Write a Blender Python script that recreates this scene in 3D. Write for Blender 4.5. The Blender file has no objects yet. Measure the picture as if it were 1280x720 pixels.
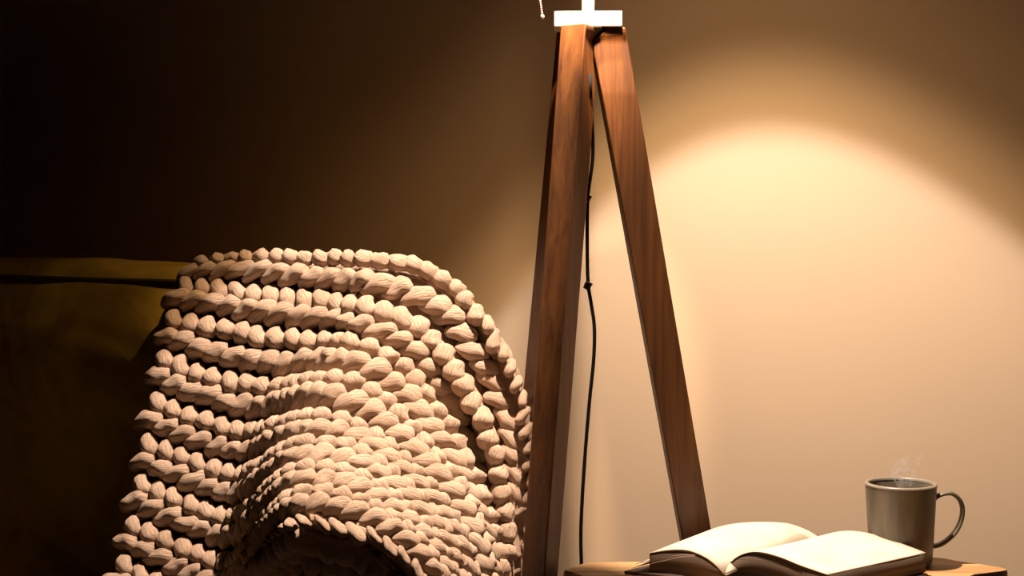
import bpy, bmesh, math, random
import numpy as np
from mathutils import Vector, Matrix

random.seed(7)
rng = np.random.default_rng(11)
sc = bpy.context.scene
COL = sc.collection
PI = math.pi

# ------------------------------------------------------------------ scale of the room
F = 1778.0          # focal length in pixels at 1280 wide
HY = 300.0          # horizon row
CZ = 0.89           # eye height
TZ = 0.50           # table top height


def P(px, py, d):
    return Vector(((px - 640.0) / F * d, d, CZ + (HY - py) / F * d))


def G(px, py, h):
    """point at height h above the table top"""
    d = (CZ - TZ - h) * F / (py - HY)
    return Vector(((px - 640.0) / F * d, d, TZ + h))


# ------------------------------------------------------------------ helpers
def link(o, parent=None):
    COL.objects.link(o)
    if parent is not None:
        o.parent = parent
    return o


def mesh_obj(name, verts, faces, mat, parent=None, smooth=True):
    me = bpy.data.meshes.new(name)
    me.from_pydata([tuple(v) for v in verts], [], faces)
    me.update()
    if smooth:
        me.polygons.foreach_set('use_smooth', [True] * len(me.polygons))
    me.materials.append(mat)
    return link(bpy.data.objects.new(name, me), parent)


def bm_obj(name, bm, mat, parent=None, smooth=True):
    me = bpy.data.meshes.new(name)
    bmesh.ops.recalc_face_normals(bm, faces=bm.faces)
    bm.to_mesh(me)
    bm.free()
    if smooth:
        me.polygons.foreach_set('use_smooth', [True] * len(me.polygons))
    me.materials.append(mat)
    return link(bpy.data.objects.new(name, me), parent)


def empty(name, loc, label, cat, rz=0.0):
    o = bpy.data.objects.new(name, None)
    o.location = loc
    o.rotation_euler = (0, 0, rz)
    o['label'] = label
    o['category'] = cat
    o.empty_display_size = 0.1
    return link(o)


def bevel_mod(o, w, seg=3, angle=0.6):
    m = o.modifiers.new('bevel', 'BEVEL')
    m.width = w
    m.segments = seg
    m.limit_method = 'ANGLE'
    m.angle_limit = angle
    return m


def tube_bm(pts, radii, seg=12, cap=True, bm=None, closed=False):
    if bm is None:
        bm = bmesh.new()
    pts = [Vector(p) for p in pts]
    n = len(pts)
    if not hasattr(radii, '__len__'):
        radii = [radii] * n
    t0 = (pts[1] - pts[0]).normalized()
    ref = Vector((0, 0, 1)) if abs(t0.z) < 0.9 else Vector((1, 0, 0))
    u = t0.cross(ref).normalized()
    rings = []
    for i in range(n):
        if i == 0:
            t = pts[1] - pts[0]
        elif i == n - 1:
            t = pts[-1] - pts[-2]
        else:
            t = pts[i + 1] - pts[i - 1]
        t.normalize()
        u = (u - t * u.dot(t)).normalized()
        v = t.cross(u)
        rings.append([bm.verts.new(pts[i] + (u * math.cos(a) + v * math.sin(a)) * radii[i])
                      for a in [2 * PI * j / seg for j in range(seg)]])
    for i in range(n - 1):
        for j in range(seg):
            bm.faces.new((rings[i][j], rings[i][(j + 1) % seg], rings[i + 1][(j + 1) % seg], rings[i + 1][j]))
    if cap:
        bm.faces.new(rings[0][::-1])
        bm.faces.new(rings[-1])
    return bm


def catmull(pts, per=8):
    pts = [Vector(p) for p in pts]
    out = []
    n = len(pts)
    for i in range(n - 1):
        p0 = pts[max(i - 1, 0)]; p1 = pts[i]; p2 = pts[i + 1]; p3 = pts[min(i + 2, n - 1)]
        for k in range(per):
            t = k / per
            out.append(0.5 * ((2 * p1) + (p2 - p0) * t + (2 * p0 - 5 * p1 + 4 * p2 - p3) * t * t
                              + (3 * p1 - p0 - 3 * p2 + p3) * t ** 3))
    out.append(pts[-1])
    return out


def lathe_bm(prof, seg=64, bm=None, center=(0, 0, 0)):
    if bm is None:
        bm = bmesh.new()
    c = Vector(center)
    rings = []
    for r, z in prof:
        if r < 1e-6:
            rings.append([bm.verts.new(c + Vector((0, 0, z)))])
        else:
            rings.append([bm.verts.new(c + Vector((r * math.cos(2 * PI * j / seg), r * math.sin(2 * PI * j / seg), z)))
                          for j in range(seg)])
    for a, b in zip(rings[:-1], rings[1:]):
        for j in range(seg):
            k = (j + 1) % seg
            if len(a) == 1 and len(b) == 1:
                continue
            if len(a) == 1:
                bm.faces.new((a[0], b[j], b[k]))
            elif len(b) == 1:
                bm.faces.new((a[j], a[k], b[0]))
            else:
                bm.faces.new((a[j], a[k], b[k], b[j]))
    return bm


# ------------------------------------------------------------------ materials
def new_mat(name):
    m = bpy.data.materials.new(name)
    m.use_nodes = True
    nt = m.node_tree
    b = nt.nodes['Principled BSDF']
    return m, nt, b


def ramp(nt, cols, pos=None):
    r = nt.nodes.new('ShaderNodeValToRGB')
    e = r.color_ramp.elements
    while len(e) < len(cols):
        e.new(0.5)
    for i, c in enumerate(cols):
        e[i].position = (pos[i] if pos else i / (len(cols) - 1))
        e[i].color = (*c, 1)
    return r


def coords(nt, scale=(1, 1, 1), kind='Object', rot=(0, 0, 0)):
    tc = nt.nodes.new('ShaderNodeTexCoord')
    mp = nt.nodes.new('ShaderNodeMapping')
    mp.inputs['Scale'].default_value = scale
    mp.inputs['Rotation'].default_value = rot
    nt.links.new(tc.outputs[kind], mp.inputs['Vector'])
    return mp.outputs['Vector']


def noise(nt, vec, scale, detail=6, rough=0.6, dist=0.0):
    n = nt.nodes.new('ShaderNodeTexNoise')
    n.inputs['Scale'].default_value = scale
    n.inputs['Detail'].default_value = detail
    n.inputs['Roughness'].default_value = rough
    n.inputs['Distortion'].default_value = dist
    nt.links.new(vec, n.inputs['Vector'])
    return n.outputs['Fac']


def bump(nt, b, h, strength, dist):
    bp = nt.nodes.new('ShaderNodeBump')
    bp.inputs['Strength'].default_value = strength
    bp.inputs['Distance'].default_value = dist
    nt.links.new(h, bp.inputs['Height'])
    nt.links.new(bp.outputs['Normal'], b.inputs['Normal'])
    return bp


def simple(name, col, rough=0.5, metal=0.0, var=0.12, scale=30):
    m, nt, b = new_mat(name)
    v = coords(nt)
    f = noise(nt, v, scale)
    r = ramp(nt, [tuple(c * (1 - var) for c in col), tuple(min(1, c * (1 + var)) for c in col)], [0.3, 0.7])
    nt.links.new(f, r.inputs[0])
    nt.links.new(r.outputs[0], b.inputs['Base Color'])
    b.inputs['Roughness'].default_value = rough
    b.inputs['Metallic'].default_value = metal
    return m, nt, b


def wood(name, dark, light, grain_scale, rough=0.45, axis=2, bstr=0.25):
    m, nt, b = new_mat(name)
    s = [1.0, 1.0, 1.0]
    s = [grain_scale] * 3
    s[axis] = grain_scale * 0.045
    v = coords(nt, tuple(s))
    f = noise(nt, v, 1.0, 8, 0.65, 0.6)
    r = ramp(nt, [dark, tuple((a + c) / 2 for a, c in zip(dark, light)), light], [0.32, 0.5, 0.68])
    nt.links.new(f, r.inputs[0])
    nt.links.new(r.outputs[0], b.inputs['Base Color'])
    b.inputs['Roughness'].default_value = rough
    bump(nt, b, f, bstr, 0.002)
    return m


M_wall, nt, b = new_mat('wall_paint')
v = coords(nt)
f = noise(nt, v, 60, 4)
b.inputs['Base Color'].default_value = (0.62, 0.47, 0.32, 1)
b.inputs['Roughness'].default_value = 0.85
bump(nt, b, f, 0.08, 0.002)

M_floor = wood('floor_boards', (0.02, 0.011, 0.006), (0.05, 0.03, 0.015), 20, 0.5, 0)
M_leg = wood('tripod_oak', (0.042, 0.0125, 0.0026), (0.125, 0.046, 0.010), 90, 0.42, 2, 0.2)
M_slab = wood('table_slab_wood', (0.30, 0.15, 0.055), (0.62, 0.38, 0.17), 45, 0.5, 0, 0.4)
M_white, _, _ = simple('cream_lacquer', (0.62, 0.52, 0.42), 0.4, 0, 0.03)
M_black, _, bb = simple('black_rubber', (0.010, 0.009, 0.008), 0.8)
bb.inputs['Specular IOR Level'].default_value = 0.1
M_brass, _, _ = simple('pull_chain_metal', (0.80, 0.60, 0.48), 0.4, 0.3, 0.05)
M_dark, _, _ = simple('dark_hollow_metal', (0.03, 0.022, 0.016), 0.6)

# shade: dark opaque outside, warm gold lining
M_shout, _, _ = simple('shade_outer_fabric', (0.10, 0.08, 0.06), 0.9)
M_shin, _, _ = simple('shade_gold_lining', (0.80, 0.54, 0.27), 0.7)

# wool
M_wool, nt, b = new_mat('chunky_wool')
vuv = coords(nt, (2.2, 26.0, 1.0), 'UV')
fib = noise(nt, vuv, 1.0, 5, 0.7, 0.8)
vo = coords(nt)
big = noise(nt, vo, 9, 3)
fine = noise(nt, vo, 330, 6, 0.8)
r = ramp(nt, [(0.56, 0.36, 0.24), (0.90, 0.67, 0.50)], [0.25, 0.75])
mix = nt.nodes.new('ShaderNodeMath'); mix.operation = 'MULTIPLY_ADD'
mix.inputs[1].default_value = 0.5
nt.links.new(fib, mix.inputs[0])
half = nt.nodes.new('ShaderNodeMath'); half.operation = 'MULTIPLY'; half.inputs[1].default_value = 0.5
nt.links.new(big, half.inputs[0]); nt.links.new(half.outputs[0], mix.inputs[2])
nt.links.new(mix.outputs[0], r.inputs[0])
nt.links.new(r.outputs[0], b.inputs['Base Color'])
b.inputs['Roughness'].default_value = 0.95
b.inputs['Specular IOR Level'].default_value = 0.15
add = nt.nodes.new('ShaderNodeMath'); add.operation = 'MULTIPLY_ADD'; add.inputs[1].default_value = 0.45
nt.links.new(fine, add.inputs[0]); nt.links.new(fib, add.inputs[2])
bump(nt, b, add.outputs[0], 0.9, 0.007)

# leather
M_leather, nt, b = new_mat('mustard_leather')
v = coords(nt)
f1 = noise(nt, v, 7, 5, 0.6, 0.8)
r = ramp(nt, [(0.34, 0.19, 0.022), (0.68, 0.43, 0.055), (0.85, 0.58, 0.09)], [0.3, 0.52, 0.75])
nt.links.new(f1, r.inputs[0]); nt.links.new(r.outputs[0], b.inputs['Base Color'])
b.inputs['Roughness'].default_value = 0.5
f2 = noise(nt, v, 9, 4, 0.5, 0.3)
bump(nt, b, f2, 0.3, 0.012)
M_brown, _, _ = simple('shade_darkened_leather', (0.05, 0.03, 0.008), 0.6)  # seat and base leather painted dark to hold down bounced light
M_seam, _, _ = simple('seam_thread', (0.07, 0.04, 0.012), 0.8)

# mug glaze
M_mug, nt, b = new_mat('stoneware_glaze')
v = coords(nt, (1, 1, 0.15))
f1 = noise(nt, v, 60, 5, 0.6)
r = ramp(nt, [(0.07, 0.06, 0.04), (0.17, 0.145, 0.105)], [0.3, 0.7])
nt.links.new(f1, r.inputs[0]); nt.links.new(r.outputs[0], b.inputs['Base Color'])
b.inputs['Roughness'].default_value = 0.38
M_mugrim, _, _ = simple('pale_glaze_rim', (0.20, 0.175, 0.13), 0.35)
M_coffee, _, _ = simple('coffee_liquid', (0.03, 0.014, 0.006), 0.08)

# book
M_page, nt, b = new_mat('book_paper')
v = coords(nt)
f1 = noise(nt, v, 25, 5, 0.6)
r = ramp(nt, [(0.50, 0.42, 0.33), (0.60, 0.52, 0.42)], [0.3, 0.6])
nt.links.new(f1, r.inputs[0]); nt.links.new(r.outputs[0], b.inputs['Base Color'])
b.inputs['Roughness'].default_value = 0.9
M_pedge, nt, b = new_mat('shaded_page_edges')  # near-black colour stands in for the unlit side of the book
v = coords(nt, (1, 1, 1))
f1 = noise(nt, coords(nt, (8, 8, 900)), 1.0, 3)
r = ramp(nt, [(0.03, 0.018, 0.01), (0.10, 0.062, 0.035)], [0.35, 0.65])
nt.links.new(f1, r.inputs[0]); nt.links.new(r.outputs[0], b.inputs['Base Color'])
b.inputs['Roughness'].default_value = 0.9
M_cover, _, _ = simple('book_cover_cloth', (0.05, 0.028, 0.018), 0.6)


# ------------------------------------------------------------------ room shell
WTH = 0.46
LB = Vector((0.110, 1.63, 1.82))      # the bulb
NW = Vector((math.sin(WTH), math.cos(WTH), 0))     # from lamp to wall
WC = NW.dot(Vector((LB.x, LB.y, 0))) + 0.45        # n . p on the wall
WD = Vector((NW.y, -NW.x, 0))


def wall_slab(name, a, b_, z0, z1, th, mat):
    bm = bmesh.new()
    vs = []
    for off in (0, th):
        for q in (a, b_):
            for z in (z0, z1):
                vs.append(bm.verts.new((q.x + NW.x * off, q.y + NW.y * off, z)))
    a0, a1, b0, b1, c0, c1, d0, d1 = vs
    for fc in ((a0, a1, b1, b0), (c0, d0, d1, c1), (a0, c0, c1, a1), (b0, b1, d1, d0), (a1, c1, d1, b1), (a0, b0, d0, c0)):
        bm.faces.new(fc)
    o = bm_obj(name, bm, mat, None, False)
    o['kind'] = 'structure'
    return o


wall = wall_slab('wall_back', NW * WC - WD * 4.0, NW * WC + WD * 1.8, 0, 2.6, 0.1, M_wall)
skirt = wall_slab('baseboard_back', NW * (WC - 0.015) - WD * 4.0, NW * (WC - 0.015) + WD * 1.8, 0.0, 0.09, 0.0145, M_white)

bm = bmesh.new()
c = [NW * WC - WD * 4.0, NW * WC + WD * 1.8, NW * (WC - 4.5) + WD * 1.8, NW * (WC - 4.5) - WD * 4.0]
top = [bm.verts.new((q.x, q.y, 0)) for q in c]
bot = [bm.verts.new((q.x, q.y, -0.08)) for q in c]
bm.faces.new(top); bm.faces.new(bot[::-1])
for i in range(4):
    j = (i + 1) % 4
    bm.faces.new((top[i], bot[i], bot[j], top[j]))
fl = bm_obj('floor', bm, M_floor, None, False)
fl['kind'] = 'structure'

# ------------------------------------------------------------------ tripod lamp
LX, LD = 0.0963, 1.80
PLT = P(734, 17, LD).z
PLB = P(734, 36, LD).z
lamp = empty('tripod_floor_lamp', (LX, LD, 0),
             'wooden tripod floor lamp with cream top plate, standing between the draped chair and the table', 'lamp')

# plate, pole, socket
bm = bmesh.new()
bmesh.ops.create_cube(bm, size=1, matrix=Matrix.Translation((0, 0, (PLB + PLT) / 2)) @ Matrix.Rotation(math.radians(-3), 4, 'Z') @ Matrix.Diagonal((0.085, 0.042, PLT - PLB, 1)))
pl = bm_obj('head_plate', bm, M_white, lamp, False)
bevel_mod(pl, 0.0012, 2)
# pole: straight tube that leans over at the top to carry the head
BO = LB - Vector((LX, LD, 0))
AX = Vector((0.012, -0.076, -1.0)).normalized()          # where the head points
HR = AX.to_track_quat('-Z', 'Y').to_matrix().to_4x4()
neck = BO - AX * 0.115
pp = [Vector((0, 0, PLT - 0.001)), Vector((0, 0, 1.35)), Vector((0, 0, 1.60)), Vector((0, 0, 1.86)), Vector((0.001, -0.012, 1.915)), Vector((0.006, -0.07, 1.955)), Vector((0.012, -0.14, 1.965)), neck]
bm = tube_bm(catmull(pp, 8), 0.0080, 20)
bm_obj('pole', bm, M_white, lamp)


def head_part(name, prof, mat, parent, seg=64):
    bm = lathe_bm(prof, seg)
    bmesh.ops.transform(bm, matrix=Matrix.Translation(BO) @ HR, verts=bm.verts)
    return bm_obj(name, bm, mat, parent)


sock = head_part('socket', [(0.0, 0.118), (0.017, 0.118), (0.021, 0.112), (0.021, 0.07), (0.018, 0.062), (0.0, 0.062)], M_dark, lamp, 40)
M_bulb, nt, b = new_mat('bulb_glass')
b.inputs['Base Color'].default_value = (1, 0.9, 0.75, 1)
b.inputs['Emission Color'].default_value = (1, 0.72, 0.45, 1)
b.inputs['Emission Strength'].default_value = 2.0
bulb = head_part('bulb', [(0.013, 0.07), (0.014, 0.055), (0.03, 0.03), (0.033, 0.016), (0.028, 0.008), (0.014, 0.004), (0.0, 0.003)], M_bulb, lamp, 40)
RIM = 0.17
shell = [(0.020, 0.10), (0.055, 0.095), (0.10, 0.055), (0.14, -0.005), (RIM, -0.065)]
back_ = [(q[0] + 0.002, q[1] + 0.002) for q in shell[::-1]]
head_part('shade', catmull([(q[0], q[1], 0) for q in shell], 1) and shell + [(RIM + 0.002, -0.065)] + back_[1:] + [(0.020, 0.102)], M_shout, lamp, 96)
# added fill light: unseen cup and bracket, put in to brighten the leg tops
DL = Vector((0.004, -0.17, 1.365))
bm = lathe_bm([(0.010, 0.055), (0.018, 0.052), (0.026, 0.03), (0.029, -0.02), (0.031, -0.02), (0.028, 0.031), (0.020, 0.055), (0.0, 0.057)], 40, None, DL)
bm_obj('added_fill_cup', bm, M_dark, lamp)
bm = tube_bm([(0, 0, DL.z + 0.05), (DL.x, DL.y, DL.z + 0.05)], 0.005, 12)
bm_obj('added_fill_bracket', bm, M_dark, lamp)
head_part('shade_lining', [(q[0] - 0.0008, q[1] - 0.0008) for q in shell], M_shin, lamp, 96)

# legs
LEGTOP = PLB
SL = 0.177
RT = 0.026       # radius of leg centre at top
W_R0, W_R1 = 0.0455, 0.033
W_T0, W_T1 = 0.035, 0.027


def make_leg(az):
    er = Vector((math.cos(az), math.sin(az), 0))
    et = Vector((-math.sin(az), math.cos(az), 0))
    zs = [LEGTOP - 0.018 * i / 6 for i in range(7)] + [LEGTOP - 0.018 - 0.20 * i / 60 for i in range(1, 61)] + [LEGTOP - 0.218 - (LEGTOP - 0.218) * i / 8 for i in range(1, 9)]
    bm = bmesh.new()
    rings = []
    for z in zs:
        s = (LEGTOP - z) / LEGTOP
        wr = W_R0 + (W_R1 - W_R0) * s
        wt = W_T0 + (W_T1 - W_T0) * s
        rc = RT - 0.003 + (LEGTOP - z) * SL
        ro = rc + wr / 2
        ri = rc - wr / 2
        dz = LEGTOP - z
        ri = max(ri, 0.002)
        if dz < 0.018:
            ri = 0.002 + (ro - 0.022 - 0.002) * (1 - dz / 0.018)
        # narrow the inner half so neighbouring legs mitre
        wi = wt * min(1.0, 0.30 + max(ri, 0.002) / 0.022)
        ring = []
        for rr, ww in ((ro, wt), (ro, -wt), (ri, -wi), (ri, wi)):
            ring.append(bm.verts.new(er * rr + et * ww / 2 + Vector((0, 0, z))))
        rings.append(ring)
    for a, b2 in zip(rings[:-1], rings[1:]):
        for j in range(4):
            k = (j + 1) % 4
            bm.faces.new((a[j], a[k], b2[k], b2[j]))
    bm.faces.new(rings[0]); bm.faces.new(rings[-1][::-1])
    o = bm_obj('leg', bm, M_leg, lamp, True)
    bevel_mod(o, 0.0022, 3, 0.8).harden_normals = True
    return o


for a in (3, -117, 123):
    make_leg(math.radians(a))
# dark cone standing in for the shaded gap between the leg tops
bm = lathe_bm([(0.0, PLB + 0.0005), (0.027, PLB + 0.0005), (0.024, PLB - 0.003), (0.012, PLB - 0.012), (0.0, PLB - 0.018)], 24)
bm_obj('notch_shade_filler', bm, M_dark, lamp)

# cord
inv = Matrix.Translation((-LX, -LD, 0))
cp = [(737, 92, 1.765), (738, 115, 1.768), (740, 150, 1.775), (741, 195, 1.79), (736, 235, 1.795), (734.5, 250, 1.797), (734, 300, 1.80), (735, 352, 1.80),
      (739, 380, 1.80), (743, 410, 1.80), (742, 450, 1.80), (737, 500, 1.80), (732, 560, 1.80), (728, 620, 1.80), (726, 670, 1.80), (727, 720, 1.80), (727, 800, 1.80), (732, 900, 1.80)]
cw = [inv @ P(*q) for q in cp]
cw += [Vector((-0.005, 0.02, 0.02)), Vector((0.0, 0.08, 0.004)), Vector((0.05, 0.2, 0.004)), Vector((0.12, 0.31, 0.004))]
bm = tube_bm(catmull(cw, 8), 0.0023, 12)
cord = bm_obj('cord', bm, M_black, lamp)
bm = bmesh.new()
q = inv @ P(737, 93, 1.763)
tube_bm([q, q + Vector((0.0005, 0.001, -0.03))], [0.0034, 0.0030], 12, True, bm)
bm_obj('cord_grommet', bm, M_black, cord)
for (x, y) in ((733.5, 248), (734.5, 357)):
    q = inv @ P(x, y, 1.795)
    bm = bmesh.new()
    bmesh.ops.create_uvsphere(bm, u_segments=16, v_segments=12, radius=0.0048)
    for w_ in bm.verts:
        w_.co = Vector((w_.co.x * 0.95, w_.co.y, w_.co.z * 1.15)) + q
    tube_bm([q + Vector((-0.004, -0.002, -0.003)), q + Vector((-0.001, -0.004, 0.004)), q + Vector((0.005, 0.0, 0.001))], 0.0021, 8, True, bm)
    bm_obj('cord_knot', bm, M_black, cord)

# pull chain (fine beads)
bm = bmesh.new()
z = P(676, 21, 1.78).z
x0 = P(678, 20, 1.78).x - LX
zz = z
i = 0
while zz < LB.z + 0.04:
    rr = 0.0026 if i == 0 else 0.0014
    xx = x0 - 0.0028 * min(1, (zz - z) / 0.02)
    mt = Matrix.Translation((xx, -0.02, zz)) @ Matrix.Diagonal((1, 1, 1.25, 1))
    bmesh.ops.create_icosphere(bm, subdivisions=2, radius=rr, matrix=mt)
    zz += 0.0048 if i == 0 else 0.003
    i += 1
tube_bm([(x0 - 0.0028, -0.02, LB.z + 0.04), tuple(BO - AX * 0.085)], 0.0012, 8, True, bm)
bm_obj('pull_chain', bm, M_brass, lamp)

# ------------------------------------------------------------------ armchair
chair = empty('armchair', (-0.03, 1.93, 0),
              'mustard leather armchair in shadow, mostly hidden under a chunky knitted throw', 'armchair', math.radians(-18.0))
CM = chair.matrix_basis
CI = CM.inverted()


def sweep_cushion(name, x0, x1, prof, mat, parent, nx=70, round_end=0.05, wob=0.004, crown=0.0, seed=0, drop=0.0):
    """closed (y,z) outline swept along x with rounded ends"""
    cy = sum(p[0] for p in prof) / len(prof)
    cz = sum(p[1] for p in prof) / len(prof)
    pts = catmull([(p[0], p[1], 0) for p in prof + [prof[0]]], 5)[:-1]
    verts, faces = [], []
    n = len(pts)
    rg = np.random.default_rng(seed)
    ph = rg.uniform(0, 6.28, 8)
    xs = [x0 + (x1 - x0) * 0.5 * (1 - math.cos(PI * i / (nx - 1))) for i in range(nx)]
    for i, x in enumerate(xs):
        e = min(x - x0, x1 - x) / round_end
        e = max(0.0, min(1.0, e))
        s = math.sqrt(max(0, 1 - (1 - e) ** 2))
        shrink = round_end * (1 - s)
        for p in pts:
            dy, dz = p[0] - cy, p[1] - cz
            L = math.hypot(dy, dz) + 1e-9
            k = (L - min(shrink, L * 0.98)) / L
            w_ = wob * (math.sin(x * 23 + p[1] * 17 + ph[0]) * math.sin(p[1] * 31 - x * 9 + ph[1])
                        + 0.6 * math.sin(x * 47 + p[1] * 55 + ph[2]) * math.sin(x * 13 - p[1] * 71 + ph[3]))
            k += w_ / L * s
            t = (x - x0) / (x1 - x0)
            verts.append((x, cy + dy * k, cz + dz * k + crown * (4 * t * (1 - t)) * (1 if dz > 0 else 0) - drop * (0.3 * max(0.0, min(1.0, (t - 0.2) / 0.4)) + 0.9 * max(0.0, min(1.0, (t - 0.60) / 0.12))) * max(0.0, min(1.0, dz / 0.15))))
    for i in range(nx - 1):
        for j in range(n):
            k = (j + 1) % n
            faces.append((i * n + j, i * n + k, (i + 1) * n + k, (i + 1) * n + j))
    faces.append(tuple(range(n))[::-1])
    faces.append(tuple((nx - 1) * n + j for j in range(n)))
    return mesh_obj(name, verts, faces, mat, parent)


bp = [(-0.015, 0.862), (-0.05, 0.857), (-0.076, 0.840), (-0.098, 0.800), (-0.108, 0.755), (-0.100, 0.69), (-0.065, 0.60), (-0.035, 0.47), (-0.03, 0.40), (-0.02, 0.36),
      (0.0, 0.40), (0.015, 0.60), (0.02, 0.80), (0.01, 0.848)]
back = sweep_cushion('backrest', -0.92, -0.055, bp, M_leather, chair, 110, 0.09, 0.002, 0.004, 3, 0.03)
# seam under the top roll
seam_pts = [Vector((x, -0.0835 - 0.002 * math.sin(x * 14), 0.836 + 0.004 * math.sin(x * 6 + 1))) for x in np.linspace(-0.9, -0.18, 60)]
bm = tube_bm(seam_pts, 0.0035, 8)
bm_obj('seam_welt', bm, M_seam, back)
seat_p = [(-0.14, 0.385), (-0.40, 0.395), (-0.60, 0.385), (-0.63, 0.36), (-0.63, 0.29), (-0.60, 0.26), (-0.20, 0.26), (-0.14, 0.29)]
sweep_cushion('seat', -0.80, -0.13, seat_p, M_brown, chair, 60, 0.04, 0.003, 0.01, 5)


def arm_mesh(name, xc, hw, ztop, mat):
    # outline in (x, z) swept along -y
    out = [(xc - hw, 0.14), (xc - hw, ztop - 0.05), (xc - hw * 0.8, ztop - 0.012), (xc, ztop), (xc + hw * 0.8, ztop - 0.012),
           (xc + hw, ztop - 0.05), (xc + hw, 0.14)]
    pts = catmull([(p[0], p[1], 0) for p in out], 5)
    n = len(pts)
    verts, faces = [], []
    ys = [-0.02 - 0.19 * i / 30 for i in range(31)]
    for i, y in enumerate(ys):
        e = min(1, (y - ys[-1]) / 0.04)
        s = math.sqrt(max(0, 1 - (1 - e) ** 2))
        sh = 0.04 * (1 - s)
        for p in pts:
            dx = p[0] - xc
            dx = dx * (1 - sh / hw)
            verts.append((xc + dx, y, p[1] - (sh if p[1] > 0.3 else 0)))
    for i in range(len(ys) - 1):
        for j in range(n - 1):
            faces.append((i * n + j, i * n + j + 1, (i + 1) * n + j + 1, (i + 1) * n + j))
        faces.append((i * n + n - 1, i * n, (i + 1) * n, (i + 1) * n + n - 1))
    faces.append(tuple(range(n)))
    faces.append(tuple((len(ys) - 1) * n + j for j in range(n))[::-1])
    return mesh_obj(name, verts, faces, mat, chair)


arm_mesh('arm', -0.10, 0.045, 0.50, M_leather)
arm_mesh('arm', -0.865, 0.05, 0.50, M_leather)
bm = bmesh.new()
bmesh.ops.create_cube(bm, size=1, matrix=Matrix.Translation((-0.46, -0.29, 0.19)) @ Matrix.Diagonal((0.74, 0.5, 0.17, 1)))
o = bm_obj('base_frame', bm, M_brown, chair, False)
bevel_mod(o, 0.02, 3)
for (x, y) in ((-0.07, -0.06), (-0.86, -0.06), (-0.11, -0.30), (-0.84, -0.37)):
    bm = lathe_bm([(0.0, 0.0), (0.014, 0.0), (0.022, 0.15), (0.0, 0.15)], 20, None, (x, y, 0))
    bm_obj('leg', bm, M_leg, chair)

# ------------------------------------------------------------------ knitted throw
# yarn rows traced as 3-D lines: column points of every row, with their own distance
R = [
    [(205, 42), (320, 31), (430, 31), (540, 33), (600, 36), (650, 42), (715, 60), (795, 125), (868, 230), (912, 350), (926, 480), (915, 620), (905, 745)],
    [(182, 64), (310, 60), (430, 72), (530, 82), (585, 88), (640, 100), (705, 125), (775, 195), (840, 295), (880, 400), (895, 520), (893, 640), (885, 750)],
    [(168, 93), (300, 106), (430, 122), (520, 131), (575, 140), (630, 155), (695, 188), (758, 262), (812, 362), (850, 470), (872, 590), (874, 670), (872, 750)],
    [(156, 128), (290, 149), (420, 168), (520, 180), (570, 190), (620, 208), (680, 248), (738, 330), (785, 430), (825, 540), (850, 640), (858, 700), (862, 760)],
    [(146, 167), (275, 195), (410, 214), (510, 220), (560, 228), (610, 245), (668, 290), (718, 362), (765, 450), (808, 545), (836, 640), (848, 700), (856, 765)],
    [(136, 208), (258, 248), (380, 268), (470, 270), (530, 272), (585, 286), (645, 332), (698, 398), (746, 470), (788, 548), (822, 640), (836, 700), (848, 770)],
    [(126, 250), (242, 292), (350, 317), (430, 316), (495, 311), (555, 318), (616, 358), (672, 418), (726, 485), (774, 552), (810, 640), (824, 705), (838, 775)],
    [(119, 295), (230, 338), (330, 363), (398, 360), (455, 348), (520, 350), (580, 378), (638, 425), (698, 490), (752, 555), (796, 640), (812, 708), (826, 780)],
    [(110, 340), (220, 384), (320, 411), (382, 408), (430, 390), (492, 384), (552, 402), (610, 440), (668, 495), (726, 558), (776, 640), (796, 710), (812, 784)],
    [(101, 385), (206, 429), (308, 457), (368, 452), (412, 428), (470, 416), (528, 430), (585, 463), (640, 508), (700, 566), (756, 648), (780, 715), (798, 788)],
    [(93, 430), (196, 471), (298, 500), (356, 494), (398, 464), (455, 444), (510, 455), (564, 484), (618, 524), (676, 580), (736, 655), (762, 720), (780, 790)],
    [(86, 472), (186, 512), (288, 546), (346, 540), (388, 500), (444, 474), (500, 482), (550, 506), (602, 542), (658, 594), (716, 665), (742, 725), (762, 795)],
    [(78, 515), (178, 557), (280, 592), (338, 584), (382, 535), (438, 502), (492, 508), (540, 528), (590, 560), (643, 608), (698, 678), (722, 734), (742, 800)],
    [(70, 560), (170, 601), (270, 640), (332, 632), (380, 568), (436, 530), (488, 532), (534, 550), (580, 578), (630, 626), (680, 694), (702, 745), (720, 805)],
    [(60, 602), (160, 645), (262, 686), (328, 678), (380, 600), (436, 556), (486, 555), (530, 572), (574, 600), (618, 648), (662, 712), (682, 758), (700, 812)],
    [(51, 643), (148, 690), (250, 735), (322, 725), (380, 628), (436, 581), (486, 578), (528, 594), (568, 626), (606, 676), (644, 735), (662, 775), (678, 820)],
    [(42, 684), (136, 735), (238, 784), (316, 770), (380, 650), (436, 603), (486, 599), (526, 618), (562, 654), (594, 702), (624, 755), (640, 790), (654, 830)],
    [(32, 726), (126, 780), (226, 832), (310, 815), (374, 680), (432, 622), (484, 616), (522, 640), (552, 680), (578, 726), (602, 775), (616, 805), (628, 838)],
    [(24, 768), (116, 825), (216, 880), (306, 855), (366, 712), (428, 650), (480, 644), (514, 668), (540, 706), (562, 748), (582, 790), (594, 815), (604, 845)],
    [(16, 810), (108, 870), (208, 928), (302, 890), (362, 748), (424, 686), (474, 680), (506, 702), (528, 736), (548, 774), (566, 806), (576, 826), (584, 850)],
    [(8, 852), (100, 915), (200, 976), (298, 925), (358, 785), (420, 725), (468, 720), (498, 740), (518, 770), (536, 800), (552, 825), (562, 838), (570, 856)],
]
NK, NC = len(R), len(R[0])
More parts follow.
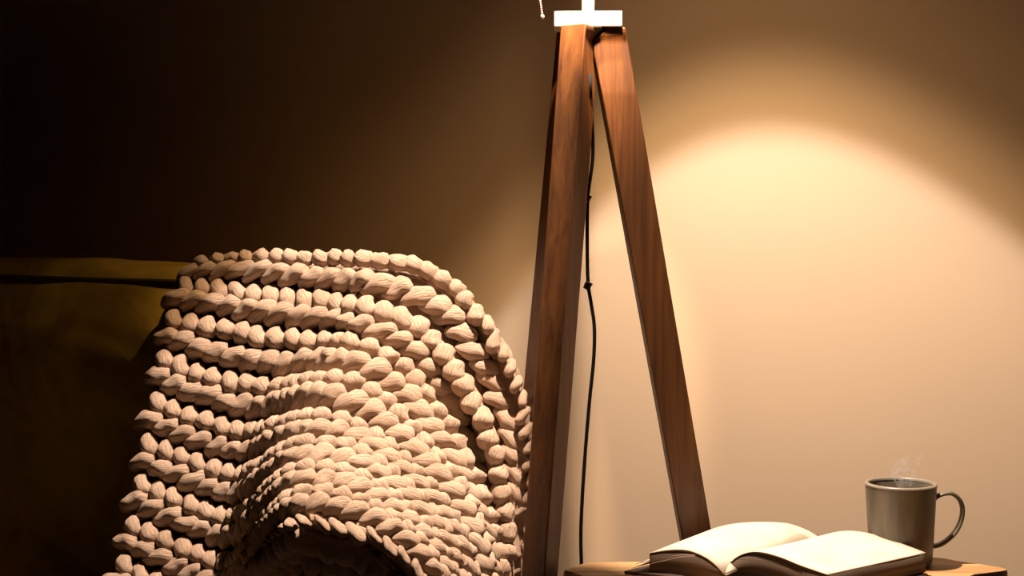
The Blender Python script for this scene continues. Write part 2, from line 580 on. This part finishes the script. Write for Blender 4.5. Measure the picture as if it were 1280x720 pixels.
for c_ in range(NC):
    e = [17, 17, 17, 17, 17, 17, 15, 11, 6, 2, 0, 0, 0][c_]
    R[0][c_] = (R[0][c_][0] - 0.3 * e, R[0][c_][1] + e)
    R[1][c_] = (R[1][c_][0], R[1][c_][1] + e * 0.6)
    R[2][c_] = (R[2][c_][0], R[2][c_][1] + e * 0.3)
rim = [(500, 608), (560, 621), (612, 643), (656, 676), (692, 712), (714, 748), (738, 795)]
for c_ in range(6, 13):
    a = R[8][c_]; b_ = rim[c_ - 6]
    for k in range(9, 17):
        t = (k - 8) / 8.0
        R[k][c_] = (a[0] + (b_[0] - a[0]) * t, a[1] + (b_[1] - a[1]) * t)
    for k in range(17, NK):
        e = k - 16
        R[k][c_] = (b_[0] - 22 * e - 4 * (c_ - 6), b_[1] + 32 * e)

mid = [1.895, 1.865, 1.845, 1.832, 1.818, 1.79, 1.76, 1.73, 1.70, 1.668, 1.636, 1.604, 1.572, 1.54, 1.508, 1.478, 1.455, 1.48, 1.54, 1.59, 1.61]
net = np.zeros((NK + 2, NC, 3))
for k in range(NK):
    for c_ in range(NC):
        x, y = R[k][c_]
        px, py = 120 + x / 1.7143, 300 + y / 1.7143
        Dl = 1.83 + 0.00036 * (664 - px) - 0.004 - (0.0125 * k if k > 0 else 0)
        dm = mid[k]
        dr = 1.83 - 0.0235 * k if k <= 16 else mid[k]
        if c_ <= 3:
            w_ = [0, 0, 0, 0.12][c_]
            d = Dl * (1 - w_) + dm * w_
            if k >= 17: d = min(d, 1.80)
        elif c_ == 4:
            d = 0.30 * Dl + 0.70 * dm
        elif c_ <= 6:
            d = dm
        else:
            w_ = (c_ - 6) / (NC - 7)
            d = dm * (1 - w_) + dr * w_
            if k <= 5:
                fold = [0.0, 0.036, -0.012, 0.032, -0.004, 0.0][k]
                d += fold * min(1, (c_ - 6) / 2.0)
        net[k + 1, c_] = P(px, py, d)
# the part lying over and behind the crest
for c_ in range(NC):
    side = max(0.0, (c_ - 6) / (NC - 7))
    p = net[1, c_]
    net[0, c_] = p + np.array([-0.012 * side, 0.034 * (1 - 0.5 * side), -0.012 * (1 - side)])
net[-1] = 2 * net[-2] - net[-3]
NR = NK + 2


def cr(p0, p1, p2, p3, t):
    t = t[..., None]
    return 0.5 * ((2 * p1) + (p2 - p0) * t + (2 * p0 - 5 * p1 + 4 * p2 - p3) * t * t + (3 * p1 - p0 - 3 * p2 + p3) * t ** 3)


def surf(k, c_):
    """k in [0, NR-1], c in [0, NC-1], arrays of equal shape"""
    k = np.clip(k, 0, NR - 1 - 1e-6); c_ = np.clip(c_, 0, NC - 1 - 1e-6)
    ki = k.astype(int); kt = k - ki
    ci = c_.astype(int); ct = c_ - ci
    rows = []
    for dk in (-1, 0, 1, 2):
        kk = np.clip(ki + dk, 0, NR - 1)
        g = [net[kk, np.clip(ci + dc, 0, NC - 1)] for dc in (-1, 0, 1, 2)]
        rows.append(cr(*g, ct))
    return cr(*rows, kt)


def frame(k, c_):
    e = 0.12
    p = surf(k, c_)
    T = surf(k, c_ + e) - surf(k, c_ - e)
    B = surf(k + e * 2, c_) - surf(k - e * 2, c_)
    kk = np.clip(k + e * 2, 0, NR - 1) - np.clip(k - e * 2, 0, NR - 1)
    bl = np.linalg.norm(B, axis=-1) / np.maximum(kk, 1e-3)
    T /= np.linalg.norm(T, axis=-1, keepdims=True)
    N = np.cross(B, T); N /= np.linalg.norm(N, axis=-1, keepdims=True)
    Bn = np.cross(T, N)
    return p, T, Bn, N, bl


# template stitch
SU, SV = 18, 14
tu = np.linspace(-1, 1, SU)
prof_r = np.power(np.maximum(0, 1 - np.abs(tu) ** 2.6), 0.5)
prof_r[0] = prof_r[-1] = 0.0
tv = np.arange(SV) * 2 * PI / SV
V_all, F_all, UV_all = [], [], []
base_faces = []
for i in range(SU - 1):
    for j in range(SV):
        jn = (j + 1) % SV
        base_faces.append((i * SV + j, i * SV + jn, (i + 1) * SV + jn, (i + 1) * SV + j))
base_faces = np.array(base_faces)
base_uv = []
for i in range(SU - 1):
    for j in range(SV):
        u0, u1 = i / (SU - 1), (i + 1) / (SU - 1)
        v0, v1 = j / SV, (j + 1) / SV
        base_uv += [(u0, v0), (u0, v1), (u1, v1), (u1, v0)]
base_uv = np.array(base_uv)
count = 0
vo_ = 0


def add_stitch(p, T, B, N, hl, wr, tr, phi, tilt, lift):
    global vo_
    a = T * math.cos(phi) + B * math.sin(phi)
    b_ = N * 1.0
    s = np.cross(a, b_)
    # profile: plump middle, a bit heavier at the leading end
    x = tu[:, None] * hl
    skew = 1.0 + 0.13 * tu[:, None]
    ph = rng.uniform(0, 6.28, 4)
    lump = 1 + 0.08 * np.sin(tu[:, None] * 4.2 + ph[0] + tv[None] * 1.0) + 0.06 * np.sin(tv[None] * 3 + tu[:, None] * 5 + ph[1]) \
        + 0.04 * np.sin(tv[None] * 6 + tu[:, None] * 3.5 + ph[2])
    rad = prof_r[:, None] * skew * lump
    cs, sn = np.cos(tv)[None], np.sin(tv)[None]
    off_n = (1 - tu[:, None] ** 2) * tr * 0.35 + tilt * tu[:, None] * tr
    bend = (1 - tu[:, None] ** 2) * wr * 0.12 * math.copysign(1, phi)
    pts = p[None, None] + a * x[..., None] * np.ones((1, SV, 1)) \
        + s * ((rad * wr * cs + bend)[..., None]) + b_ * ((rad * tr * sn + off_n + lift)[..., None])
    V_all.append(pts.reshape(-1, 3))
    F_all.append(base_faces + vo_)
    UV_all.append(base_uv + np.array([rng.uniform(0, 50), int(rng.uniform(0, 40))]))
    vo_ += SU * SV


for k in range(0, NR - 1):
    cc = np.linspace(0, NC - 1, 700)
    pk = surf(np.full_like(cc, float(k)), cc)
    seg = np.linalg.norm(np.diff(pk, axis=0), axis=1)
    s_ = np.concatenate([[0], np.cumsum(seg)])
    even = (k % 2 == 0)
    pos = []
    q_ = 0.013 + (0 if even else 0.008)
    while q_ < s_[-1]:
        pos.append(q_ + rng.normal(0, 0.001))
        dd = np.interp(q_, s_, pk[:, 1])
        q_ += max(0.019, 0.0270 - 0.017 * (1.95 - dd)) * (1.0 if even else 0.97) * (0.85 if k <= 1 else 1.0)
    pos = np.array(pos)
    ci = np.interp(pos, s_, cc)
    kj = np.full_like(ci, float(k)) + rng.normal(0, 0.035, len(ci))
    p, T, B, N, bl = frame(kj, ci)
    for i in range(len(ci)):
        pitch = max(0.019, 0.0270 - 0.017 * (1.95 - p[i][1]))
        w_ = min(max(bl[i] * 0.5, 0.0065), 0.0165)
        thick = min(0.0145, w_ * 1.08)
        ph = (-32 if even else 48) + rng.normal(0, 7)
        hl = (pitch * (0.92 if even else 0.72)) * rng.uniform(0.88, 1.12)
        ww = w_ * (0.84 if even else 0.86) * rng.uniform(0.92, 1.07)
        # steeper slant needs the row to be wide enough
        hl = min(hl, w_ * 1.7 if not even else w_ * 2.2)
        hl = max(hl, pitch * 0.58)
        if 9 <= k < 17 and ci[i] > 3.5:
            thick *= 0.72
            ww *= 0.86
            hl *= 0.95
        elif k <= 3:
            thick *= 0.8
        if k >= 17 and ci[i] > 3.5:
            ph *= 0.6
            ww *= 0.8
        add_stitch(p[i], T[i], B[i], N[i], hl, ww, thick, math.radians(ph), 0.34 if even else 0.26, 0.003)

# backing knit behind the plump stitches
gk = np.linspace(0, NR - 1, 110); gc = np.linspace(0, NC - 1, 160)
KK, CC = np.meshgrid(gk, gc, indexing='ij')
p, T, B, N, bl = frame(KK, CC)
bs = p - N * 0.011
front = bs.reshape(-1, 3)
rear = (bs - N * 0.004).reshape(-1, 3)
nA, nB = KK.shape
idx = np.arange(nA * nB).reshape(nA, nB)
bf = np.stack([idx[:-1, :-1], idx[1:, :-1], idx[1:, 1:], idx[:-1, 1:]], -1).reshape(-1, 4)
V_all += [front, rear]
F_all += [bf + vo_, bf[:, ::-1] + vo_ + nA * nB]
UV_all.append(np.tile(np.array([[0, 0], [0, .05], [.05, .05], [.05, 0]]), (2 * len(bf), 1)))
# close the border
loop = np.concatenate([idx[0, :], idx[1:, -1], idx[-1, -2::-1], idx[-2:0:-1, 0]])
l2 = np.roll(loop, -1)
ef = np.stack([loop + vo_, l2 + vo_, l2 + vo_ + nA * nB, loop + vo_ + nA * nB], -1)
F_all.append(ef)
UV_all.append(np.tile(np.array([[0, 0], [0, .05], [.05, .05], [.05, 0]]), (len(ef), 1)))
V = np.concatenate(V_all); Fa = np.concatenate(F_all); UV = np.concatenate(UV_all)
me = bpy.data.meshes.new('knitted_throw')
me.vertices.add(len(V)); me.vertices.foreach_set('co', V.ravel())
me.loops.add(Fa.size); me.loops.foreach_set('vertex_index', Fa.ravel().astype(np.int32))
me.polygons.add(len(Fa)); me.polygons.foreach_set('loop_start', np.arange(0, Fa.size, 4, dtype=np.int32))
me.polygons.foreach_set('loop_total', np.full(len(Fa), 4, dtype=np.int32))
me.update(calc_edges=True)
me.polygons.foreach_set('use_smooth', np.ones(len(Fa), dtype=bool))
uvl = me.uv_layers.new(name='yarn'); uvl.data.foreach_set('uv', UV.ravel())
me.materials.append(M_wool)
me.validate()
throw = link(bpy.data.objects.new('knitted_throw', me))
throw['label'] = 'chunky hand-knitted beige wool throw draped over the back and arm of the armchair'
throw['category'] = 'blanket'

# ------------------------------------------------------------------ side table (irregular slab)
tbl = empty('side_table', (0.32, 1.55, 0), 'small wooden side table under the open book and mug', 'table')
outline = [(0.0623, 1.679), (0.078, 1.703), (0.1016, 1.7206), (0.20, 1.727), (0.35, 1.738), (0.502, 1.751), (0.545, 1.725), (0.586, 1.687),
           (0.560, 1.668), (0.532, 1.652), (0.512, 1.59), (0.50, 1.50), (0.46, 1.42), (0.38, 1.385), (0.26, 1.38), (0.16, 1.41), (0.115, 1.48),
           (0.10, 1.56), (0.092, 1.63), (0.075, 1.664)]
ol = catmull([(x, y, 0) for x, y in outline + outline[:1]], 4)[:-1]
bm = bmesh.new()
rg = random.Random(4)
levels = [(0.0, 0.0), (-0.004, 0.0025), (-0.014, 0.002), (-0.028, -0.003), (-0.036, -0.012)]
cx, cy = 0.32, 1.55
rings = []
for dz, off in levels:
    ring = []
    for q in ol:
        v_ = Vector((q.x - cx, q.y - cy, 0))
        n_ = v_.normalized()
        w_ = off + (rg.uniform(-0.0015, 0.0015) if dz < 0 else 0)
        ring.append(bm.verts.new((v_.x + n_.x * w_, v_.y + n_.y * w_, TZ + dz)))
    rings.append(ring)
for a, b2 in zip(rings[:-1], rings[1:]):
    for j in range(len(a)):
        k = (j + 1) % len(a)
        bm.faces.new((a[j], a[k], b2[k], b2[j]))
bm.faces.new(rings[0]); bm.faces.new(rings[-1][::-1])
bm_obj('tabletop', bm, M_slab, tbl, False)
for (x, y) in ((-0.14, 0.11), (0.15, 0.12), (-0.12, -0.10), (0.10, -0.11)):
    bm = tube_bm([(x, y, TZ - 0.03), (x * 1.15, y * 1.15, 0)], [0.02, 0.014], 16)
    bm_obj('leg', bm, M_slab, tbl)

# ------------------------------------------------------------------ open book
bk0 = G(935, 705, 0.0)
book = empty('open_book', (bk0.x, bk0.y, TZ), 'open hardback book with curling cream pages lying on the side table', 'book')
BI = Matrix.Translation((-bk0.x, -bk0.y, -TZ))
near_l = [(812, 692, .026), (838, 689, .030), (862, 690.5, .032), (882, 698, .028), (896, 708, .021), (906, 719, .011)]
near_r = [(907, 719, .011), (913, 705, .021), (927, 695, .029), (947, 691.5, .034), (973, 697, .034), (1003, 708.5, .031), (1035, 719, .027)]
far_l = [(884, 664.5, .030), (908, 658, .039), (942, 655, .045), (982, 656, .044), (1008, 664, .036), (1024, 673.5, .024)]
far_r = [(1024, 673.5, .024), (1034, 669, .031), (1050, 666, .036), (1070, 666, .037), (1094, 670.5, .036), (1125, 680.5, .031), (1157, 692, .026)]


def page_block(near, far, left):
    a = [BI @ G(*q) for q in near]
    b_ = [BI @ G(*q) for q in far]
    a = catmull(a, 6); b_ = catmull(b_, 6)
    n = len(a); m = 16
    bm = bmesh.new()
    grid = []
    for j in range(m + 1):
        t = j / m
        row = []
        for i in range(n):
            q = a[i].lerp(b_[i], t)
            q.z += 0.0012 * math.sin(i * 0.37 + t * 5) * math.sin(PI * t)
            row.append(bm.verts.new(q))
        grid.append(row)
    low = []
    for j in range(m + 1):
        row = []
        for i in range(n):
            q = grid[j][i].co.copy()
            # fan: the lower pages spread outwards a little
            q.z = 0.0045
            row.append(bm.verts.new(q))
        low.append(row)
    top_faces = []
    for j in range(m):
        for i in range(n - 1):
            top_faces.append(bm.faces.new((grid[j][i], grid[j][i + 1], grid[j + 1][i + 1], grid[j + 1][i])))
            bm.faces.new((low[j][i], low[j + 1][i], low[j + 1][i + 1], low[j][i + 1]))
    side = []
    for i in range(n - 1):
        side.append(bm.faces.new((grid[0][i], low[0][i], low[0][i + 1], grid[0][i + 1])))
        side.append(bm.faces.new((grid[m][i], grid[m][i + 1], low[m][i + 1], low[m][i])))
    for j in range(m):
        side.append(bm.faces.new((grid[j][0], grid[j + 1][0], low[j + 1][0], low[j][0])))
        side.append(bm.faces.new((grid[j][-1], low[j][-1], low[j + 1][-1], grid[j + 1][-1])))
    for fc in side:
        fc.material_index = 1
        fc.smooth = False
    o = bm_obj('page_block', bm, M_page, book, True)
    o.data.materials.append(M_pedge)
    return o, a, b_


pbl, al, bl_ = page_block(near_l, far_l, True)
pbr, ar, br_ = page_block(near_r, far_r, False)


def page_sheet(a, b_, dz, ext, i0, i1, parent, tip=0.0):
    """one loose leaf, thin solid"""
    n = i1 - i0
    m = 10
    bm = bmesh.new()
    for s in (0, 1):
        pass
    top, bot = [], []
    for j in range(m + 1):
        t = -0.006 + 1.01 * j / m
        rt, rb = [], []
        for i in range(i0, i1):
            q = a[i] + (b_[i] - a[i]) * t
            w_ = (i - i0) / max(1, n - 1)
            q = q.copy(); q.z += dz(w_, j / m)
            q += ext * max(0, (0.35 - w_)) / 0.35
            rt.append(bm.verts.new(q)); rb.append(bm.verts.new(q - Vector((0, 0, 0.0005))))
        top.append(rt); bot.append(rb)
    for j in range(m):
        for i in range(n - 1):
            bm.faces.new((top[j][i], top[j][i + 1], top[j + 1][i + 1], top[j + 1][i]))
            bm.faces.new((bot[j][i], bot[j + 1][i], bot[j + 1][i + 1], bot[j][i + 1]))
    for j in range(m):
        bm.faces.new((top[j][0], top[j + 1][0], bot[j + 1][0], bot[j][0]))
        bm.faces.new((top[j][-1], bot[j][-1], bot[j + 1][-1], top[j + 1][-1]))
    for i in range(n - 1):
        bm.faces.new((top[0][i], bot[0][i], bot[0][i + 1], top[0][i + 1]))
        bm.faces.new((top[m][i], top[m][i + 1], bot[m][i + 1], bot[m][i]))
    return bm_obj('page', bm, M_page, parent)


nl = len(al)
page_sheet(al, bl_, lambda w, t: 0.0012 + 0.002 * math.sin(PI * w) * (1 - w), Vector((-0.002, 0, -0.001)), 0, nl - 1, book)
page_sheet(al, bl_, lambda w, t: -0.009 + 0.008 * w, Vector((-0.016, 0.004, -0.004)), 0, nl // 2, book)
page_sheet(al, bl_, lambda w, t: -0.014 + 0.012 * w, Vector((-0.020, 0.002, -0.003)), 0, nl // 2, book)
page_sheet(ar, br_, lambda w, t: 0.0010 + 0.001 * math.sin(PI * w), Vector((0, 0, 0)), 1, len(ar), book)

# covers
def cover_half(pts, name='cover'):
    bm = bmesh.new()
    lo = [bm.verts.new((p.x, p.y, 0.0003)) for p in pts]
    hi = [bm.verts.new((p.x, p.y, 0.0040)) for p in pts]
    bm.faces.new(hi); bm.faces.new(lo[::-1])
    for i in range(len(pts)):
        j = (i + 1) % len(pts)
        bm.faces.new((lo[i], lo[j], hi[j], hi[i]))
    o = bm_obj(name, bm, M_cover, book, False)
    bevel_mod(o, 0.0008, 2)
    return o


g0 = al[-1].copy(); g1 = bl_[-1].copy()
gd = (g1 - g0); gd.z = 0; gd.normalize()


def outp(p, q, e):
    dd = (p - q); dd.z = 0; dd.normalize()
    return p + dd * e


lnr = outp(al[0], al[-1], 0.028) - gd * 0.006
lfr = outp(bl_[0], bl_[-1], 0.012) + gd * 0.004
rnr = outp(ar[-1], ar[0], 0.006) - gd * 0.006
rfr = outp(br_[-1], br_[0], 0.004) - gd * 0.002
cover_half([g0 - gd * 0.006 + Vector((0.004, 0, 0)), lnr, lfr, g1 + gd * 0.004])
cover_half([g0 - gd * 0.006 + Vector((0.005, 0, 0)), rnr, rfr, g1 + gd * 0.001 + Vector((0.001, 0, 0))])

# ------------------------------------------------------------------ mug
MD = 1.715
mc = P(1126, 603, MD)
mug = empty('coffee_mug', (mc.x, MD, TZ), 'grey-green stoneware coffee mug steaming behind the open book', 'mug')
MH = P(1126, 603.5, MD).z - TZ
R1, R0 = 0.0425, 0.0365
prof = [(0.0, 0.0), (R0 - 0.006, 0.0), (R0 - 0.002, 0.0012), (R0, 0.004), (R0 + 0.0012, 0.02), (R0 + 0.0035, 0.06), (R1 - 0.0006, MH - 0.004),
        (R1, MH - 0.0015), (R1 - 0.001, MH), (R1 - 0.0035, MH), (R1 - 0.0045, MH - 0.002), (R1 - 0.006, MH - 0.03), (R0 - 0.004, 0.008), (0.0, 0.006)]
bm = lathe_bm(prof, 96)
bm_obj('body', bm, M_mug, mug)
bm = bmesh.new()
lathe_bm([(R1 + 0.0002, MH - 0.0022), (R1 + 0.0001, MH - 0.0008), (R1 - 0.0012, MH + 0.0005), (R1 - 0.0033, MH + 0.0005), (R1 - 0.0046, MH - 0.001), (R1 - 0.0048, MH - 0.003)], 96, bm)
ro = bm_obj('rim', bm, M_mugrim, mug)
ro['label'] = 'paler glazed rim'
bm = lathe_bm([(R1 - 0.0055, MH - 0.012), (0.0, MH - 0.012), ], 64)
bm_obj('coffee', bm, M_coffee, mug)
hp = [(1166, 625), (1172, 620), (1180, 617), (1190, 617), (1199, 624), (1203, 636), (1201, 651), (1194, 665), (1184, 675), (1174, 681), (1164, 683)]
MI = Matrix.Translation((-mc.x, -MD, -TZ))
hpts = []
for (x, y) in hp:
    hpts.append(MI @ P(x, y, MD))
hc = catmull(hpts, 6)
bm = bmesh.new()
seg = 14
rings = []
for i, q in enumerate(hc):
    t = (hc[min(i + 1, len(hc) - 1)] - hc[max(i - 1, 0)]).normalized()
    nrm = Vector((0, 1, 0)); u = t.cross(nrm).normalized()
    rings.append([bm.verts.new(q + u * math.cos(2 * PI * j / seg) * 0.0027 + nrm * math.sin(2 * PI * j / seg) * 0.0058) for j in range(seg)])
for a, b2 in zip(rings[:-1], rings[1:]):
    for j in range(seg):
        k = (j + 1) % seg
        bm.faces.new((a[j], a[k], b2[k], b2[j]))
bm.faces.new(rings[0]); bm.faces.new(rings[-1])
bm_obj('handle', bm, M_mug, mug)

# steam: thin curling volume wisps
M_steam = bpy.data.materials.new('steam_vapour')
M_steam.use_nodes = True
nt = M_steam.node_tree
nt.nodes.clear()
out = nt.nodes.new('ShaderNodeOutputMaterial')
vs = nt.nodes.new('ShaderNodeVolumeScatter')
vs.inputs['Color'].default_value = (1, 0.97, 0.92, 1)
vs.inputs['Anisotropy'].default_value = 0.1
tc = nt.nodes.new('ShaderNodeTexCoord')
n_ = nt.nodes.new('ShaderNodeTexNoise'); n_.inputs['Scale'].default_value = 130; n_.inputs['Detail'].default_value = 3
nt.links.new(tc.outputs['Object'], n_.inputs['Vector'])
mr = nt.nodes.new('ShaderNodeMapRange')
mr.inputs['From Min'].default_value = 0.42; mr.inputs['From Max'].default_value = 0.62
mr.inputs['To Min'].default_value = 0; mr.inputs['To Max'].default_value = 60
nt.links.new(n_.outputs['Fac'], mr.inputs['Value'])
nt.links.new(mr.outputs[0], vs.inputs['Density'])
nt.links.new(vs.outputs[0], out.inputs['Volume'])
bm = bmesh.new()
wisps = [
    ([(1128, 607), (1124, 600), (1119, 592), (1124, 585), (1130, 580), (1133, 573), (1129, 568)], [3.0, 3.2, 2.6, 2.2, 2.4, 1.8, .5]),
    ([(1134, 606), (1139, 598), (1137, 590), (1130, 586), (1128, 578), (1133, 571), (1140, 568)], [2.6, 2.8, 2.6, 2.6, 1.8, 1.2, .4]),
    ([(1141, 602), (1144, 592), (1149, 586), (1147, 578), (1150, 571), (1153, 562)], [1.6, 1.8, 1.6, 1.4, 1.0, .3]),
    ([(1123, 600), (1116, 593), (1119, 584), (1122, 574)], [1.4, 1.6, 1.3, .4]),
]
s0 = P(1131, 600, MD)
for li, (ws, rs) in enumerate(wisps):
    pts = [P(x, y, MD + 0.006 * math.sin(i * 1.3 + li)) - Vector((mc.x, MD, TZ + MH)) for i, (x, y) in enumerate(ws)]
    cpts = catmull(pts, 6)
    rr = np.interp(np.linspace(0, len(rs) - 1, len(cpts)), range(len(rs)), rs) * 0.0019
    tube_bm(cpts, list(rr), 10, True, bm)
st = bm_obj('steam', bm, M_steam, None)
st.location = (mc.x, MD, TZ + MH)
st['label'] = 'thin wisps of white steam rising from the coffee mug'
st['category'] = 'steam'

# ------------------------------------------------------------------ lights
# reflector bulb of the floor lamp: a beam and its wide spill, both leaving the bulb face


def spot(name, energy, color, half, blend, axis, radius=0.02, at=None):
    ld = bpy.data.lights.new(name, 'SPOT')
    ld.energy = energy
    ld.color = color
    ld.spot_size = 2 * half
    ld.spot_blend = blend
    ld.shadow_soft_size = radius
    o = bpy.data.objects.new(name, ld)
    o.location = at or LB
    o.rotation_euler = axis.to_track_quat('-Z', 'Y').to_euler()
    link(o)


spot('lamp_beam', 108, (1.0, 0.68, 0.38), 0.69, 0.40, AX)
spot('lamp_beam_core', 98, (1.0, 0.92, 0.93), 0.60, 0.06, Vector((0.020, -0.080, -1.0)).normalized())
spot('lamp_spill', 15, (1.0, 0.64, 0.32), 0.92, 0.6, AX)

w = bpy.data.worlds.new('room_dark')
sc.world = w
w.use_nodes = True
w.node_tree.nodes['Background'].inputs[0].default_value = (0.8, 0.9, 1.0, 1)
w.node_tree.nodes['Background'].inputs[1].default_value = 0.0002

spot('added_leg_fill', 52.0, (1.0, 0.68, 0.42), 0.27, 1.0, Vector((-0.01, 0.68, -1)), 0.015, DL + Vector((LX, LD, 0.0)))  # added fill light aimed at the tripod leg tops

# ------------------------------------------------------------------ camera and view
cam = bpy.data.cameras.new('camera')
cam.sensor_width = 36
cam.lens = F / 1280 * 36
cam.shift_y = -(360 - HY) / 1280.0
cam.clip_start = 0.05
co = bpy.data.objects.new('camera', cam)
co.location = (0, 0, CZ)
co.rotation_euler = (PI / 2, 0, 0)
link(co)
sc.camera = co
sc.view_settings.view_transform = 'Standard'
sc.view_settings.look = 'None'
sc.view_settings.exposure = 0.12
sc.view_settings.gamma = 1
sc.view_settings.use_curve_mapping = False
sc.cycles.use_denoising = True
sc.cycles.max_bounces = 8
sc.cycles.diffuse_bounces = 2
